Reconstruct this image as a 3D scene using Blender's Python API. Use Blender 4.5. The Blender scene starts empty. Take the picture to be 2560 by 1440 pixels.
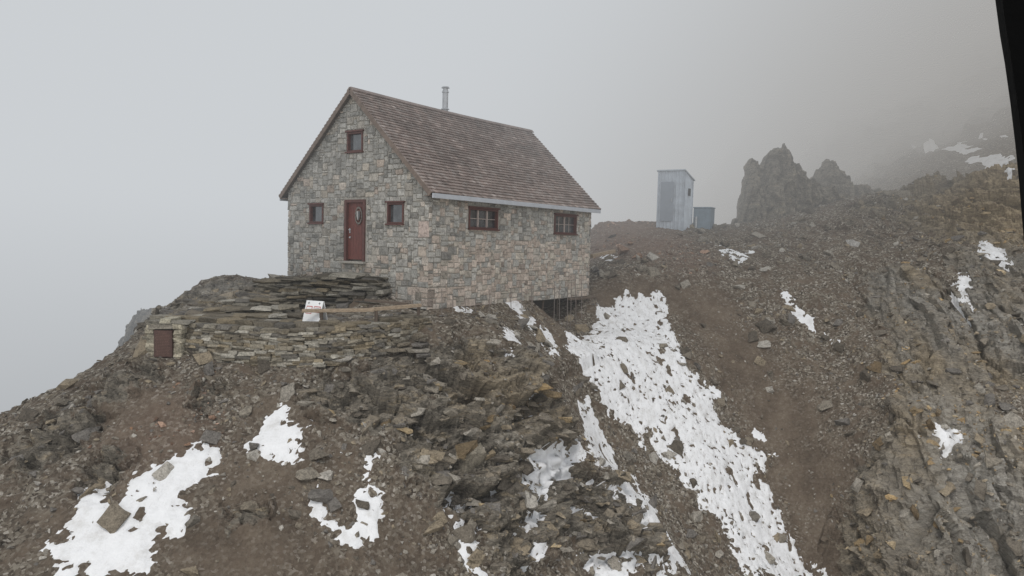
import bpy, bmesh, math, numpy as np, random
from mathutils import Vector, Matrix, noise as mn
random.seed(7); rng=np.random.default_rng(7)
sc=bpy.context.scene
sc.view_settings.view_transform='Standard'; sc.view_settings.look='None'; sc.view_settings.exposure=0
col=sc.collection

# ------------------------------------------------------------------ camera
F=1870.0; th=math.radians(3.52); ph=math.radians(1.47)
fw=np.array([0,math.cos(th),-math.sin(th)]); U0=np.array([0,math.sin(th),math.cos(th)]); X0=np.array([1.,0,0])
rt=math.cos(ph)*X0+math.sin(ph)*U0; up=math.cos(ph)*U0-math.sin(ph)*X0
cam=bpy.data.cameras.new('camera'); co=bpy.data.objects.new('camera',cam); col.objects.link(co)
cam.sensor_width=36; cam.lens=36*F/2560; cam.clip_start=0.05; cam.clip_end=2000
M=Matrix.Identity(4)
for i in range(3):
    M[i][0]=rt[i]; M[i][1]=up[i]; M[i][2]=-fw[i]
co.matrix_world=M; sc.camera=co
def ray(px,py): return fw+(px-1280)/F*rt-(py-720)/F*up
def P(px,py,d):
    r=ray(px,py); return r*(d/r[1])

# ------------------------------------------------------------------ numpy noise
def _h(ix,iy,iz,s):
    with np.errstate(over='ignore'):
        n=(ix.astype(np.int64)*374761393+iy.astype(np.int64)*668265263+iz.astype(np.int64)*1274126177+s*974634777)&0xFFFFFFFF
        n=((n^(n>>13))*1274126177)&0xFFFFFFFF
        n=((n^(n>>16))*2246822519)&0xFFFFFFFF
        n=n^(n>>15)
    return (n&0xFFFFFF)/float(0x1000000)
def vnoise(x,y,z,s=0):
    ix=np.floor(x);iy=np.floor(y);iz=np.floor(z)
    fx=x-ix;fy=y-iy;fz=z-iz
    fx=fx*fx*(3-2*fx);fy=fy*fy*(3-2*fy);fz=fz*fz*(3-2*fz)
    ix=ix.astype(np.int64);iy=iy.astype(np.int64);iz=iz.astype(np.int64)
    r=0
    for a in (0,1):
        for b in (0,1):
            for c in (0,1):
                r=r+_h(ix+a,iy+b,iz+c,s)*(fx if a else 1-fx)*(fy if b else 1-fy)*(fz if c else 1-fz)
    return r*2-1
def fbm(x,y,z,o=4,s=0):
    r=0;a=1;t=0
    for i in range(o):
        r=r+a*vnoise(x,y,z,s+i*17);t+=a;a*=.5;x=x*2.03+3.1;y=y*2.03+1.7;z=z*2.03+5.2
    return r/t
def worley(x,y,z,s=0):
    ix=np.floor(x).astype(np.int64);iy=np.floor(y).astype(np.int64);iz=np.floor(z).astype(np.int64)
    F1=np.full(x.shape,9.);F2=np.full(x.shape,9.)
    R=[np.zeros(x.shape) for _ in range(3)];D=[np.zeros(x.shape) for _ in range(3)]
    for a in (-1,0,1):
        for b in (-1,0,1):
            for c in (-1,0,1):
                jx=ix+a;jy=iy+b;jz=iz+c
                r1=_h(jx,jy,jz,s+1);r2=_h(jx,jy,jz,s+2);r3=_h(jx,jy,jz,s+3)
                dx=x-(jx+r1);dy=y-(jy+r2);dz=z-(jz+r3)
                d=np.sqrt(dx*dx+dy*dy+dz*dz)
                m=d<F1
                F2=np.where(m,F1,np.minimum(F2,d));F1=np.where(m,d,F1)
                for k,v in enumerate((r1,r2,r3)): R[k]=np.where(m,v,R[k])
                for k,v in enumerate((dx,dy,dz)): D[k]=np.where(m,v,D[k])
    R=[(r*7919.13)%1.0 for r in R]
    return F1,F2,R,D
def rockdisp(X,Y,Z,k1=.72,k2=.32,k3=.14):
    wx=X+.18*vnoise(X*1.7,Y*1.7,Z*1.7,41);wy=Y+.18*vnoise(X*1.7,Y*1.7,Z*1.7,42);wz=Z+.10*vnoise(X*2,Y*2,Z*2,43)+.2*X-.06*Y
    F1,F2,R,Dv=worley(wx*.68,wy*.68,wz*2.0,50)
    b=k1*((R[0]-.5)+(Dv[0]*(R[1]-.5)+Dv[2]*(R[2]-.5)+Dv[1]*(R[1]-.5))*1.1)-.16*(k1/.55)*np.exp(-(F2-F1)/.035)
    F1,F2,R,Dv=worley(wx*1.8,wy*1.8,wz*6.5,70)
    b+=k2*((R[0]-.5)+(Dv[0]*(R[1]-.5)+Dv[2]*(R[2]-.5))*1.3)-.06*(k2/.24)*np.exp(-(F2-F1)/.06)
    F1,F2,R,Dv=worley(wx*4.3,wy*4.3,wz*14,90)
    b+=k3*((R[0]-.5)+(Dv[0]*(R[1]-.5)+Dv[2]*(R[2]-.5))*1.4)
    return b
def slabdisp(U,Wd,Z):
    u=U+.15*vnoise(U*1.3,Wd*.8,Z*.8,141); w=Wd+.3*vnoise(U*.7,Wd*.5,Z,142); 
    F1,F2,R,Dv=worley(u*.85,w*.28,Z*.35+u*.2,150)
    b=.6*((R[0]-.5)+(Dv[0]*(R[1]-.5)*1.6+Dv[1]*(R[2]-.5)*1.0))-.13*np.exp(-(F2-F1)/.03)
    F1,F2,R,Dv=worley(u*2.4,w*.8,Z*1.4,170)
    b+=.28*((R[0]-.5)+(Dv[0]*(R[1]-.5)*1.6+Dv[1]*(R[2]-.5)))-.05*np.exp(-(F2-F1)/.05)
    F1,F2,R,Dv=worley(u*6,w*2.6,Z*4.5,190)
    b+=.12*((R[0]-.5)+(Dv[0]*(R[1]-.5)+Dv[1]*(R[2]-.5))*1.3)
    return b

# ------------------------------------------------------------------ node helpers
def newmat(name):
    m=bpy.data.materials.new(name); m.use_nodes=True
    nt=m.node_tree; b=nt.nodes['Principled BSDF']; return m,nt,b
def N(nt,t,**kw):
    n=nt.nodes.new(t)
    for k,v in kw.items(): setattr(n,k,v)
    return n
def ramp(nt,fac,stops):
    r=nt.nodes.new('ShaderNodeValToRGB'); nt.links.new(fac,r.inputs[0])
    e=r.color_ramp.elements
    while len(e)<len(stops): e.new(0.5)
    for el,(p,c) in zip(e,stops):
        el.position=p; el.color=(c[0],c[1],c[2],1) if not isinstance(c,(int,float)) else (c,c,c,1)
    return r.outputs[0]
def mix(nt,f,a,b,mode='MIX'):
    n=nt.nodes.new('ShaderNodeMix'); n.data_type='RGBA'; n.blend_type=mode
    for sck,v in ((n.inputs[0],f),(n.inputs[6],a),(n.inputs[7],b)):
        if isinstance(v,bpy.types.NodeSocket): nt.links.new(v,sck)
        elif isinstance(v,(int,float)): sck.default_value=v if sck==n.inputs[0] else (v,v,v,1)
        else: sck.default_value=(*v,1)
    return n.outputs[2]
def coord(nt,scale=(1,1,1),rot=(0,0,0)):
    t=nt.nodes.new('ShaderNodeTexCoord'); m=nt.nodes.new('ShaderNodeMapping')
    m.inputs['Scale'].default_value=scale; m.inputs['Rotation'].default_value=rot; nt.links.new(t.outputs['Object'],m.inputs[0]); return m.outputs[0]
def noise(nt,vec,scale,detail=5,rough=.6):
    n=N(nt,'ShaderNodeTexNoise'); n.inputs['Scale'].default_value=scale; n.inputs['Detail'].default_value=detail
    n.inputs['Roughness'].default_value=rough; nt.links.new(vec,n.inputs['Vector']); return n.outputs[0]
def bump(nt,b,h,strength=.5,dist=.02,prev=None):
    n=N(nt,'ShaderNodeBump'); n.inputs['Strength'].default_value=strength; n.inputs['Distance'].default_value=dist
    nt.links.new(h,n.inputs['Height'])
    if prev: nt.links.new(prev,n.inputs['Normal'])
    nt.links.new(n.outputs[0],b.inputs['Normal']); return n.outputs[0]
def attr(nt,name='Col'):
    a=nt.nodes.new('ShaderNodeAttribute'); a.attribute_name=name; return a

def simple(name,c,rough=.8,metal=0,var=.25,sc_=8,bs=.3,bd=.01,scale=(1,1,1)):
    m,nt,b=newmat(name); v=coord(nt,scale); n=noise(nt,v,sc_)
    lo=[x*(1-var) for x in c]; hi=[min(1,x*(1+var)) for x in c]
    nt.links.new(ramp(nt,n,[(.3,lo),(.7,hi)]),b.inputs['Base Color'])
    b.inputs['Roughness'].default_value=rough; b.inputs['Metallic'].default_value=metal
    bump(nt,b,noise(nt,v,sc_*4),bs,bd); return m

def terrain_mat():
    m,nt,b=newmat('mountain_ground'); L=nt.links
    v=coord(nt); vs=coord(nt,(1,1,3.2),(0,math.radians(12),0))
    z=nt.nodes.new('ShaderNodeSeparateColor'); a=attr(nt,'zone'); L.new(a.outputs['Color'],z.inputs[0])
    z2=nt.nodes.new('ShaderNodeSeparateColor'); a2=attr(nt,'zone2'); L.new(a2.outputs['Color'],z2.inputs[0])
    dirt=ramp(nt,noise(nt,v,1.3,8,.65),[(.3,(.085,.063,.045)),(.5,(.138,.104,.075)),(.72,(.205,.163,.12))])
    vor=N(nt,'ShaderNodeTexVoronoi'); vor.inputs['Scale'].default_value=17; L.new(v,vor.inputs['Vector'])
    sepv=nt.nodes.new('ShaderNodeSeparateColor'); L.new(vor.outputs['Color'],sepv.inputs[0])
    grav=ramp(nt,sepv.outputs[0],[(0,(.06,.047,.036)),(.5,(.165,.138,.105)),(.85,(.28,.25,.20)),(1,(.48,.44,.38))])
    gm=ramp(nt,noise(nt,v,2.2,6,.7),[(.38,0),(.56,1)])
    gm=mix(nt,z2.outputs[1],gm,(0.12,.12,.12))
    dirt=mix(nt,gm,dirt,grav)
    dirt=mix(nt,z.outputs[2],dirt,mix(nt,.75,dirt,(.24,.16,.12)))
    rock=ramp(nt,noise(nt,vs,1.5,10,.72),[(.28,(.075,.066,.054)),(.42,(.16,.142,.114)),(.54,(.255,.225,.18)),(.66,(.34,.275,.185)),(.8,(.45,.42,.355))])
    dk=ramp(nt,noise(nt,vs,8,9,.75),[(.38,.3),(.52,1),(.7,1.3)])
    rock=mix(nt,.75,rock,dk,'MULTIPLY')
    tan=ramp(nt,noise(nt,vs,2.0,10,.8),[(.3,(.12,.09,.06)),(.45,(.26,.205,.135)),(.58,(.40,.32,.205)),(.75,(.55,.48,.37))])
    rock=mix(nt,z.outputs[1],rock,tan)
    pale=ramp(nt,noise(nt,coord(nt,(1.5,1.5,5),(0,math.radians(15),0)),2.2,9,.75),[(.34,(.12,.112,.098)),(.5,(.31,.29,.255)),(.7,(.48,.46,.41))])
    rock=mix(nt,z2.outputs[0],rock,pale)
    vc=N(nt,'ShaderNodeTexVoronoi'); vc.feature='DISTANCE_TO_EDGE'; vc.inputs['Scale'].default_value=2.6
    wv=mix(nt,.12,coord(nt,(1,1,3),(0,math.radians(12),0)),noise(nt,v,4,4,.6))
    L.new(wv,vc.inputs['Vector'])
    jt=ramp(nt,vc.outputs['Distance'],[(0,.35),(.03,1)])
    rock=mix(nt,.7,rock,jt,'MULTIPLY')
    rw=N(nt,'ShaderNodeMath',operation='ADD'); L.new(z.outputs[0],rw.inputs[0])
    nn=N(nt,'ShaderNodeMath',operation='MULTIPLY_ADD'); L.new(noise(nt,v,2.5,7,.7),nn.inputs[0]); nn.inputs[1].default_value=1.6; nn.inputs[2].default_value=-.8
    L.new(nn.outputs[0],rw.inputs[1])
    f=ramp(nt,rw.outputs[0],[(.36,0),(.45,1)])
    c=mix(nt,f,dirt,rock); L.new(c,b.inputs['Base Color']); b.inputs['Roughness'].default_value=.9
    b.inputs['Specular IOR Level'].default_value=.25
    p=bump(nt,b,noise(nt,v,12,10,.75),1.0,.08)
    bump(nt,b,vor.outputs['Distance'],.5,.03,p)
    return m
def stone_mat(name,lichen=.5,sc_=1.0,bs=.6,dark=.28,dark2=.45):
    m,nt,b=newmat(name); L=nt.links; v=coord(nt); a=attr(nt)
    n1=ramp(nt,noise(nt,v,7*sc_,8,.75),[(.38,dark),(.52,.92),(.7,1.25)])
    c=mix(nt,lichen,a.outputs['Color'],n1,'MULTIPLY')
    n2=ramp(nt,noise(nt,v,28*sc_,6,.7),[(.35,dark2),(.6,1.1)])
    c=mix(nt,.6,c,n2,'MULTIPLY')
    L.new(c,b.inputs['Base Color']); b.inputs['Roughness'].default_value=.9; b.inputs['Specular IOR Level'].default_value=.25
    bump(nt,b,noise(nt,v,18*sc_,9,.75),bs,.03); return m
def snow_mat(name,lo,hi,k):
    m,nt,b=newmat(name); L=nt.links; v=coord(nt)
    c=ramp(nt,noise(nt,v,2.2,10,.75),[(.32,(.62,.61,.59)),(.48,(.79,.79,.79)),(.7,(.86,.86,.86))])
    d=ramp(nt,noise(nt,coord(nt,(3.0,.9,1.0),(0,0,math.radians(-11))),2.6,14,.9),[(lo,0),(hi,1)])
    c=mix(nt,mix(nt,k,(0,0,0),d),c,(.20,.16,.125))
    L.new(c,b.inputs['Base Color']); b.inputs['Roughness'].default_value=.7
    bump(nt,b,noise(nt,v,9,10,.75),.7,.06); return m
M_terr=terrain_mat(); M_rub=stone_mat('loose_rock',.55,1.0,.8); M_wall=stone_mat('wall_stone',.6,1.0,.7,.33,.6)
M_snow=snow_mat('snow',.56,.70,.5); M_snow2=snow_mat('streaked_snow',.52,.62,.75)
M_mort=simple('mortar',(.33,.31,.27),.95)
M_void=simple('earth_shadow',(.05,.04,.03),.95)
M_red=simple('red_brown_paint',(.095,.036,.028),.55,0,.3,12,.2,.004)
M_door=simple('door_paint',(.13,.038,.028),.5,0,.3,6,.3,.004,(6,6,1))
M_white=simple('white_panel',(.80,.80,.79),.5,0,.05,4)
M_redp=simple('red_print',(.45,.05,.04),.5,0,.05)
M_ink=simple('dark_print',(.09,.09,.09),.6,0,.05)
M_pale=simple('pale_enamel',(.36,.35,.33),.5,0,.1)
M_gutter=simple('grey_painted_metal',(.48,.50,.53),.45,.1,.08,3)
M_steel=simple('galvanised_steel',(.42,.43,.44),.4,.25,.15,6)
M_shed=simple('weathered_white_metal',(.46,.50,.545),.5,.1,.2,2.5)
M_sheddoor=simple('grey_metal_door',(.27,.30,.34),.5,.1,.08,3)
M_green=simple('blue_grey_tank',(.20,.26,.31),.5,.1,.15,3)
M_black=simple('black_rubber',(.002,.002,.002),1,0,.1)
M_black.node_tree.nodes['Principled BSDF'].inputs['Specular IOR Level'].default_value=.05
M_dark=simple('dark_void',(.01,.01,.01),.9)
M_bronze=simple('bronze_plaque',(.075,.040,.032),.45,.4,.2,10)
M_bronze2=simple('bronze_relief',(.15,.085,.065),.45,.4,.2,10)
M_rust=simple('rusty_steel',(.22,.19,.17),.6,.3,.3,10)
def wood_mat(name,lo,hi):
    m,nt,b=newmat(name); v=coord(nt,(1,1,1))
    g=ramp(nt,noise(nt,coord(nt,(3,14,14)),4,6,.7),[(.3,lo),(.7,hi)])
    nt.links.new(g,b.inputs['Base Color']); b.inputs['Roughness'].default_value=.8
    bump(nt,b,noise(nt,v,20),.4,.005); return m
M_wood=wood_mat('weathered_timber',(.14,.10,.07),(.46,.36,.25))
M_wood2=wood_mat('dark_timber',(.06,.045,.035),(.18,.135,.10))
def shingle_mat():
    m,nt,b=newmat('cedar_shingles'); a=attr(nt)
    g=ramp(nt,noise(nt,coord(nt,(1,1,1)),1.0,6,.7),[(.35,.78),(.65,1.32)])
    c=mix(nt,.85,a.outputs['Color'],g,'MULTIPLY')
    g2=ramp(nt,noise(nt,coord(nt,(30,4,4)),3,5,.7),[(.3,.75),(.7,1.15)])
    c=mix(nt,.6,c,g2,'MULTIPLY')
    nt.links.new(c,b.inputs['Base Color']); b.inputs['Roughness'].default_value=.75
    return m
M_sh=shingle_mat()
M_fascia=simple('rake_timber',(.165,.125,.10),.7,0,.3,8)
def glass_mat():
    m,nt,b=newmat('window_glass'); v=coord(nt)
    nt.links.new(ramp(nt,noise(nt,v,2.2),[(.42,(.012,.012,.014)),(.6,(.07,.075,.08))]),b.inputs['Base Color'])
    b.inputs['Roughness'].default_value=.06; b.inputs['Specular IOR Level'].default_value=.8; b.inputs['Coat Weight'].default_value=.8; b.inputs['Coat Roughness'].default_value=.03; b.inputs['Coat IOR'].default_value=1.8
    return m
M_glass=glass_mat()

# ------------------------------------------------------------------ mesh helpers
class MB:
    def __init__(s): s.v=[];s.f=[];s.c=[];s.m=[]
    def add(s,vs,fs,c=(.5,.5,.5),m=0):
        o=len(s.v); s.v+= [tuple(map(float,p)) for p in vs]
        for f in fs: s.f.append(tuple(i+o for i in f)); s.c.append(c); s.m.append(m)
    BF=[(0,3,2,1),(4,5,6,7),(0,1,5,4),(1,2,6,5),(2,3,7,6),(3,0,4,7)]
    def box(s,a,b,c=(.5,.5,.5),m=0,fn=None):
        vs=[(a[0],a[1],a[2]),(b[0],a[1],a[2]),(b[0],b[1],a[2]),(a[0],b[1],a[2]),(a[0],a[1],b[2]),(b[0],a[1],b[2]),(b[0],b[1],b[2]),(a[0],b[1],b[2])]
        if fn: vs=[fn(*p) for p in vs]
        s.add(vs,s.BF,c,m)
    def cyl(s,p0,p1,r0,r1=None,n=16,c=(.5,.5,.5),m=0):
        r1=r0 if r1 is None else r1
        p0=Vector(p0);p1=Vector(p1);d=(p1-p0).normalized()
        t=d.orthogonal().normalized();w=d.cross(t)
        vs=[];
        for p,r in ((p0,r0),(p1,r1)):
            for i in range(n):
                a=2*math.pi*i/n; vs.append(p+(t*math.cos(a)+w*math.sin(a))*r)
        fs=[(i,(i+1)%n,n+(i+1)%n,n+i) for i in range(n)]+[tuple(range(n))[::-1],tuple(range(n,2*n))]
        s.add(vs,fs,c,m)
    def obj(s,name,mats,parent=None,bevel=0,smooth=False,loc=None):
        me=bpy.data.meshes.new(name); me.from_pydata(s.v,[],s.f); me.update()
        a=me.attributes.new('Col','FLOAT_COLOR','FACE')
        a.data.foreach_set('color',np.array([(*c,1) for c in s.c],dtype=np.float32).ravel())
        me.polygons.foreach_set('material_index',s.m)
        for mt in mats: me.materials.append(mt)
        bm=bmesh.new(); bm.from_mesh(me); bmesh.ops.recalc_face_normals(bm,faces=bm.faces); bm.to_mesh(me); bm.free()
        if smooth: me.polygons.foreach_set('use_smooth',[True]*len(me.polygons))
        o=bpy.data.objects.new(name,me); col.objects.link(o)
        if parent: o.parent=parent
        if loc is not None: o.location=loc
        if bevel:
            md=o.modifiers.new('bevel','BEVEL'); md.width=bevel; md.segments=2; md.limit_method='ANGLE'
        return o
def npmesh(name,V,Fq,mat,attrs=None,smooth=False):
    me=bpy.data.meshes.new(name); k=Fq.shape[1]
    me.vertices.add(len(V)); me.vertices.foreach_set('co',V.astype(np.float32).ravel())
    me.loops.add(Fq.size); me.loops.foreach_set('vertex_index',Fq.astype(np.int32).ravel())
    me.polygons.add(len(Fq)); me.polygons.foreach_set('loop_start',np.arange(0,Fq.size,k,dtype=np.int32))
    me.update(calc_edges=True)
    if attrs:
        for n,(A,d) in attrs.items():
            at=me.attributes.new(n,'FLOAT_COLOR',d); C=np.ones((len(A),4),np.float32); C[:,:3]=A
            at.data.foreach_set('color',C.ravel())
    me.materials.append(mat)
    me.polygons.foreach_set('use_smooth',np.full(len(Fq),smooth))
    o=bpy.data.objects.new(name,me); col.objects.link(o); return o
def tag(o,label,cat,group=None,kind=None):
    o['label']=label; o['category']=cat
    if group: o['group']=group
    if kind: o['kind']=kind
def empty(name,loc=(0,0,0),rz=0):
    e=bpy.data.objects.new(name,None); col.objects.link(e); e.location=loc; e.rotation_euler=(0,0,rz); e.empty_display_size=.3; return e

# ------------------------------------------------------------------ hut frame
D=21.0
C0=P(1066,775,D)
r=ray(2645,640); d2=np.array([r[0],r[1]]); d2/=np.linalg.norm(d2); d1=np.array([-d2[1],d2[0]])
yaw=math.atan2(d2[1],d2[0])
def L(px,py,plane,val):
    r=ray(px,py); rx=r[0]*d2[0]+r[1]*d2[1]; ry=r[0]*d1[0]+r[1]*d1[1]
    cx=C0[0]*d2[0]+C0[1]*d2[1]; cy=C0[0]*d1[0]+C0[1]*d1[1]
    t=(val+cx)/rx if plane=='x' else (val+cy)/ry
    return np.array([rx*t-cx,ry*t-cy,r[2]*t-C0[2]])
def toW(x,y,z): 
    return np.array([C0[0]+x*d2[0]+y*d1[0],C0[1]+x*d2[1]+y*d1[1],C0[2]+z])
HA=L(722,590,'x',0)[1]; HB=L(1476,640,'y',0)[0]-.08
HE=L(1068,466,'x',0)[2]
ridge=L(877,226,'x',-.15)[2]-.01
tana=(ridge-HE)/(HA/2); al=math.atan(tana)

# ------------------------------------------------------------------ terrain control points
cp=[(800,812,19.3),(940,806,19.6),(1050,790,20.5),(870,832,18.8),(1000,822,19.5),(700,835,18.9),
(560,905,17.6),(700,918,17.6),(850,908,17.8),(1000,870,18.9),(415,900,17.8),(500,815,19.2),(600,765,21.3),(500,708,24),(650,700,24),(715,690,24.2),
(440,765,23.5),(400,795,22.5),(305,865,20.5),(240,932,18.2),(0,1042,17),(-150,1110,16.5),
(500,850,28),(650,820,28),(300,1050,26),(100,1250,22),(-100,1300,22),
(760,692,23.4),(850,700,22.5),(910,710,21.9),(900,760,21.2),(800,765,21.6),(1065,782,20.8),(1130,778,21.7),(1200,768,22.8),(1270,764,23.9),(1325,764,24.8),(1380,815,25.7),(1425,815,26.6),(1470,765,27.9),
(1500,712,29.2),(1560,708,28.9),(1650,698,29.4),(1740,702,29.4),(1520,790,27.9),(1600,775,28.2),(1700,765,28.4),(1320,790,24.2),
(1150,835,19.8),(1250,880,19.6),(1330,900,20.4),(1400,890,22.8),(1400,1000,20.3),(1430,1130,19.3),(1400,1260,18),(1520,1240,18.9),(1600,1310,18.4),(1650,1440,17.6),
(1300,1100,17.8),(1300,1440,15.6),(1150,1000,17.7),(1100,1200,15.9),(1100,1440,14.5),(1000,950,17.5),(850,1050,16.2),(850,1250,14.8),(700,1440,13.3),
(600,1100,15.8),(400,1000,16.4),(300,1200,14.6),(400,1440,13),(100,1120,15.6),(100,1440,12.8),(200,1000,16.9),
(1480,960,22.8),(1500,1080,22),(1580,1200,21.2),(1680,1290,20.5),(1760,1440,19.5),(1560,850,25.6),(1700,1000,24.3),(1700,850,26.6),(1850,850,27.2),(1800,1200,22.3),
(1900,1440,20.2),(1950,1000,25.4),(2000,1200,23.2),(2100,1440,20.8),(2220,1440,18.9),(2200,1100,22.0),(2100,900,25.5),(2350,1300,19.4),(2500,1400,18.4),(2500,1100,21.3),
(2350,1000,22.9),(2500,850,24.6),(2300,800,26.6),(2100,760,28.3),(2500,650,28),(2300,620,31.5),(2100,620,32.5),(1900,700,30),(1900,620,32.8),(1750,630,31.8),(1600,640,31.5),
(1550,570,36),(1500,560,36.5),(1700,563,37),(1830,563,38),(2000,530,37.5),(2100,500,39),(2230,490,41),(2340,490,41),(2400,590,32.5),(2530,600,31),(2430,460,35.2),(2530,440,34.2),
(1550,600,41),(1700,620,43),(1900,620,44),(2300,440,46),(2400,400,46),(2520,370,44),(2520,280,52),(2400,320,55),(2250,395,54),(2150,360,64),(2520,150,64),(2330,230,70)]
pts=[P(*c) for c in cp]
pts+= [np.array(p,float) for p in [(-12,8,-9.3),(-4,7,-10.2),(4,8,-12),(12,9,-14.5),(22,12,-13),(27,20,-5),(28,30,2),(-20,12,-9),(-20,20,-10),(-16,30,-10),(-8,33,-8),(0,37,-5),(0,31,-2.4),(-5,27,-2.4),
 (-60,60,-45),(-60,0,-40),(-30,30,-20),(-40,120,-60),(0,60,-14),(0,120,-40),(12,60,-7),(60,40,24),(85,90,60),(150,100,100),(60,130,55),(120,200,110),(25,90,10),(10,200,-20),(60,0,-8),(150,0,40),(30,0,-22),(0,-12,-26),(-30,-12,-32)]]
pts+= [toW(x,y,-.25) for x in (2.5,) for y in (2,4.5)]+[toW(6,4.5,-.25),toW(6,2.2,-.35)]
pts=np.array(pts)
def tps(r2): return np.where(r2>1e-9,.5*r2*np.log(np.maximum(r2,1e-9)),0)
n=len(pts); dd=((pts[:,None,:2]-pts[None,:,:2])**2).sum(-1)
A=np.zeros((n+3,n+3)); A[:n,:n]=tps(dd)+np.eye(n)*.006; A[:n,n]=1;A[:n,n+1:]=pts[:,:2];A[n,:n]=1;A[n+1:,:n]=pts[:,:2].T
W=np.linalg.solve(A,np.concatenate([pts[:,2],[0,0,0]]))
def axis(lo,hi,a,b,s=.05,g=1.045):
    m=list(np.arange(a,b,s)); l=[];x=a;st=s
    while x>lo: st*=g; x-=st; l.append(x)
    h=[];x=m[-1];st=s
    while x<hi: st*=g; x+=st; h.append(x)
    return np.array(l[::-1]+m+h)
ax=axis(-90,170,-12.5,22,.045,1.035); ay=axis(-15,230,11.5,39,.045,1.027)
GX,GY=np.meshgrid(ax,ay); nx,ny=len(ax),len(ay)
GZ=np.full(GX.shape,W[n])+W[n+1]*GX+W[n+2]*GY
for i in range(n): GZ+=W[i]*tps((GX-pts[i,0])**2+(GY-pts[i,1])**2)
hx=(GX-C0[0])*d2[0]+(GY-C0[1])*d2[1]; hy=(GX-C0[0])*d1[0]+(GY-C0[1])*d1[1]
# earth banked against the long wall, except where it is undercut near the rear corner
sst=lambda x,a,b: (lambda t:t*t*(3-2*t))(np.clip((x-a)/(b-a),0,1))
gate=sst(hx,-.4,.3)*(1-sst(hx,5.0,5.9))+sst(hx,8.3,8.9)*(1-sst(hx,10.5,11.5))
berm=C0[2]+.04+np.minimum(hy,0)*.62+.10*fbm(GX*2,GY*2,GX*0,3,400)*np.clip(-hy*2,0,1)
lift_=np.clip(berm-GZ,0,1.2)*gate*(hy>-2.6)*(hy<1.0)
GZ=GZ+lift_
far=np.clip((GY-42)/20,0,1)
GZ+=far*(fbm(GX/14,GY/14,GX*0,5,3)*2.2+1.3*(1-2*np.abs(fbm(GX/5,GY/5,GX*0,5,8))))
fall=np.array([.2,-1.0]); fall/=np.linalg.norm(fall)
fr2=np.array([-.1,-1.0]); fr2/=np.linalg.norm(fr2)
UU=GX*fr2[1]-GY*fr2[0]; WW=GX*fr2[0]+GY*fr2[1]
bank=np.clip((GX-9.2)/2.5,0,1)*np.clip((33-GY)/4,0,1)*np.clip((GY-10)/3,0,1)*np.clip((26-GX)/4,0,1)
GZ+=bank*(.6*(1-2.2*np.abs(fbm(UU*.38,WW*.11,GX*0,4,61)))-.25)
def Hs(x,y,G=None):
    G=GZ if G is None else G
    x=np.clip(x,ax[0],ax[-1]-1e-6);y=np.clip(y,ay[0],ay[-1]-1e-6)
    i=np.searchsorted(ax,x,'right')-1;j=np.searchsorted(ay,y,'right')-1
    i=np.clip(i,0,nx-2);j=np.clip(j,0,ny-2)
    fx=(x-ax[i])/(ax[i+1]-ax[i]);fy=(y-ay[j])/(ay[j+1]-ay[j])
    return (G[j,i]*(1-fx)*(1-fy)+G[j,i+1]*fx*(1-fy)+G[j+1,i]*(1-fx)*fy+G[j+1,i+1]*fx*fy)
marchY=np.concatenate([np.arange(8,45,.04),np.arange(45,140,.3)])
def hit(px,py):
    r=ray(px,py); q=r[None,:]*(marchY/r[1])[:,None]
    b=np.nonzero(q[:,2]<Hs(q[:,0],q[:,1]))[0]
    if len(b)==0: return None
    return q[b[0]]
gx=np.gradient(GZ,ax,axis=1);gy=np.gradient(GZ,ay,axis=0)
il=1/np.sqrt(1+gx**2+gy**2); NXn,NYn,NZn=-gx*il,-gy*il,il
def zone(lst):
    w=np.zeros(GX.shape)
    for px,py,rad,wt in lst:
        h=hit(px,py)
        if h is None: continue
        w=np.maximum(w,wt*np.exp(-(((GX-h[0])**2+(GY-h[1])**2+.5*(GZ-h[2])**2)/rad**2)**1.5))
    return w
z_rock=zone([(1020,930,1.0,.9),(1130,930,1.1,1),(1200,1020,1.2,1),(1320,960,1.1,1),(1300,1080,1.3,1),(1390,1080,1.0,1),(1200,1170,1.2,1),(1100,1090,1.1,.9),(1330,1220,1.2,1),(1420,1230,1.1,1),
 (1560,1290,1.1,1),(1480,1330,1,.9),(1280,1330,.9,.7),(950,1010,.8,.8),(850,980,.8,.7),(560,730,1.6,1),(470,750,1.5,1),(640,740,1.3,.9),(400,790,1.6,1),(800,740,1.2,.9),
 (2300,760,1.8,1),(2250,700,1.4,.8),(2400,820,1.8,1),(2500,880,1.8,1),(2320,900,1.5,1),(2370,1020,1.7,1),(2430,1130,1.9,1),(2480,1250,1.8,1),(2280,1080,1.1,.9),(2500,1380,1.7,1),(2400,1380,1.7,1),(2300,1380,1.5,1),(2180,1350,1.1,.8),(2240,1220,1.3,1),(2500,750,1.8,.9),
 (2430,520,3.0,1),(2520,560,3.0,1),(2480,640,1.8,.9),(2400,460,3,.9),(240,1180,.6,.6),(150,1100,.9,.7),(600,1290,.5,.5),(300,960,.9,.6),(1200,860,.7,.8),(520,990,.6,.6),(2100,560,1,.4),(2180,520,1.2,.6),(2260,500,1.5,.6)])
z_tan=zone([(2430,500,2.8,1),(2520,560,2.6,1),(2500,450,2.6,1),(2420,590,1.5,.7),(1250,990,.9,.5),(1200,900,.5,.5),(1340,1000,.8,.4),(1450,1120,.6,.3),(2300,1200,1.2,.3),(2200,1350,1.6,.4),(2280,950,1.2,.35)])
z_pale=zone([(2350,1010,1.0,.7),(2420,1080,1.2,.8),(2430,1180,1.2,.9),(2480,1250,1,.9),(2390,760,.8,.7),(2330,1280,.9,.6),(2450,1370,1.2,.8),(2530,860,.9,.7),(560,720,.9,.5),(1270,1080,.6,.4),(2280,780,.7,.6)])
nb=fbm(UU*.8,WW*.3,GZ*.3,4,333)
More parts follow.
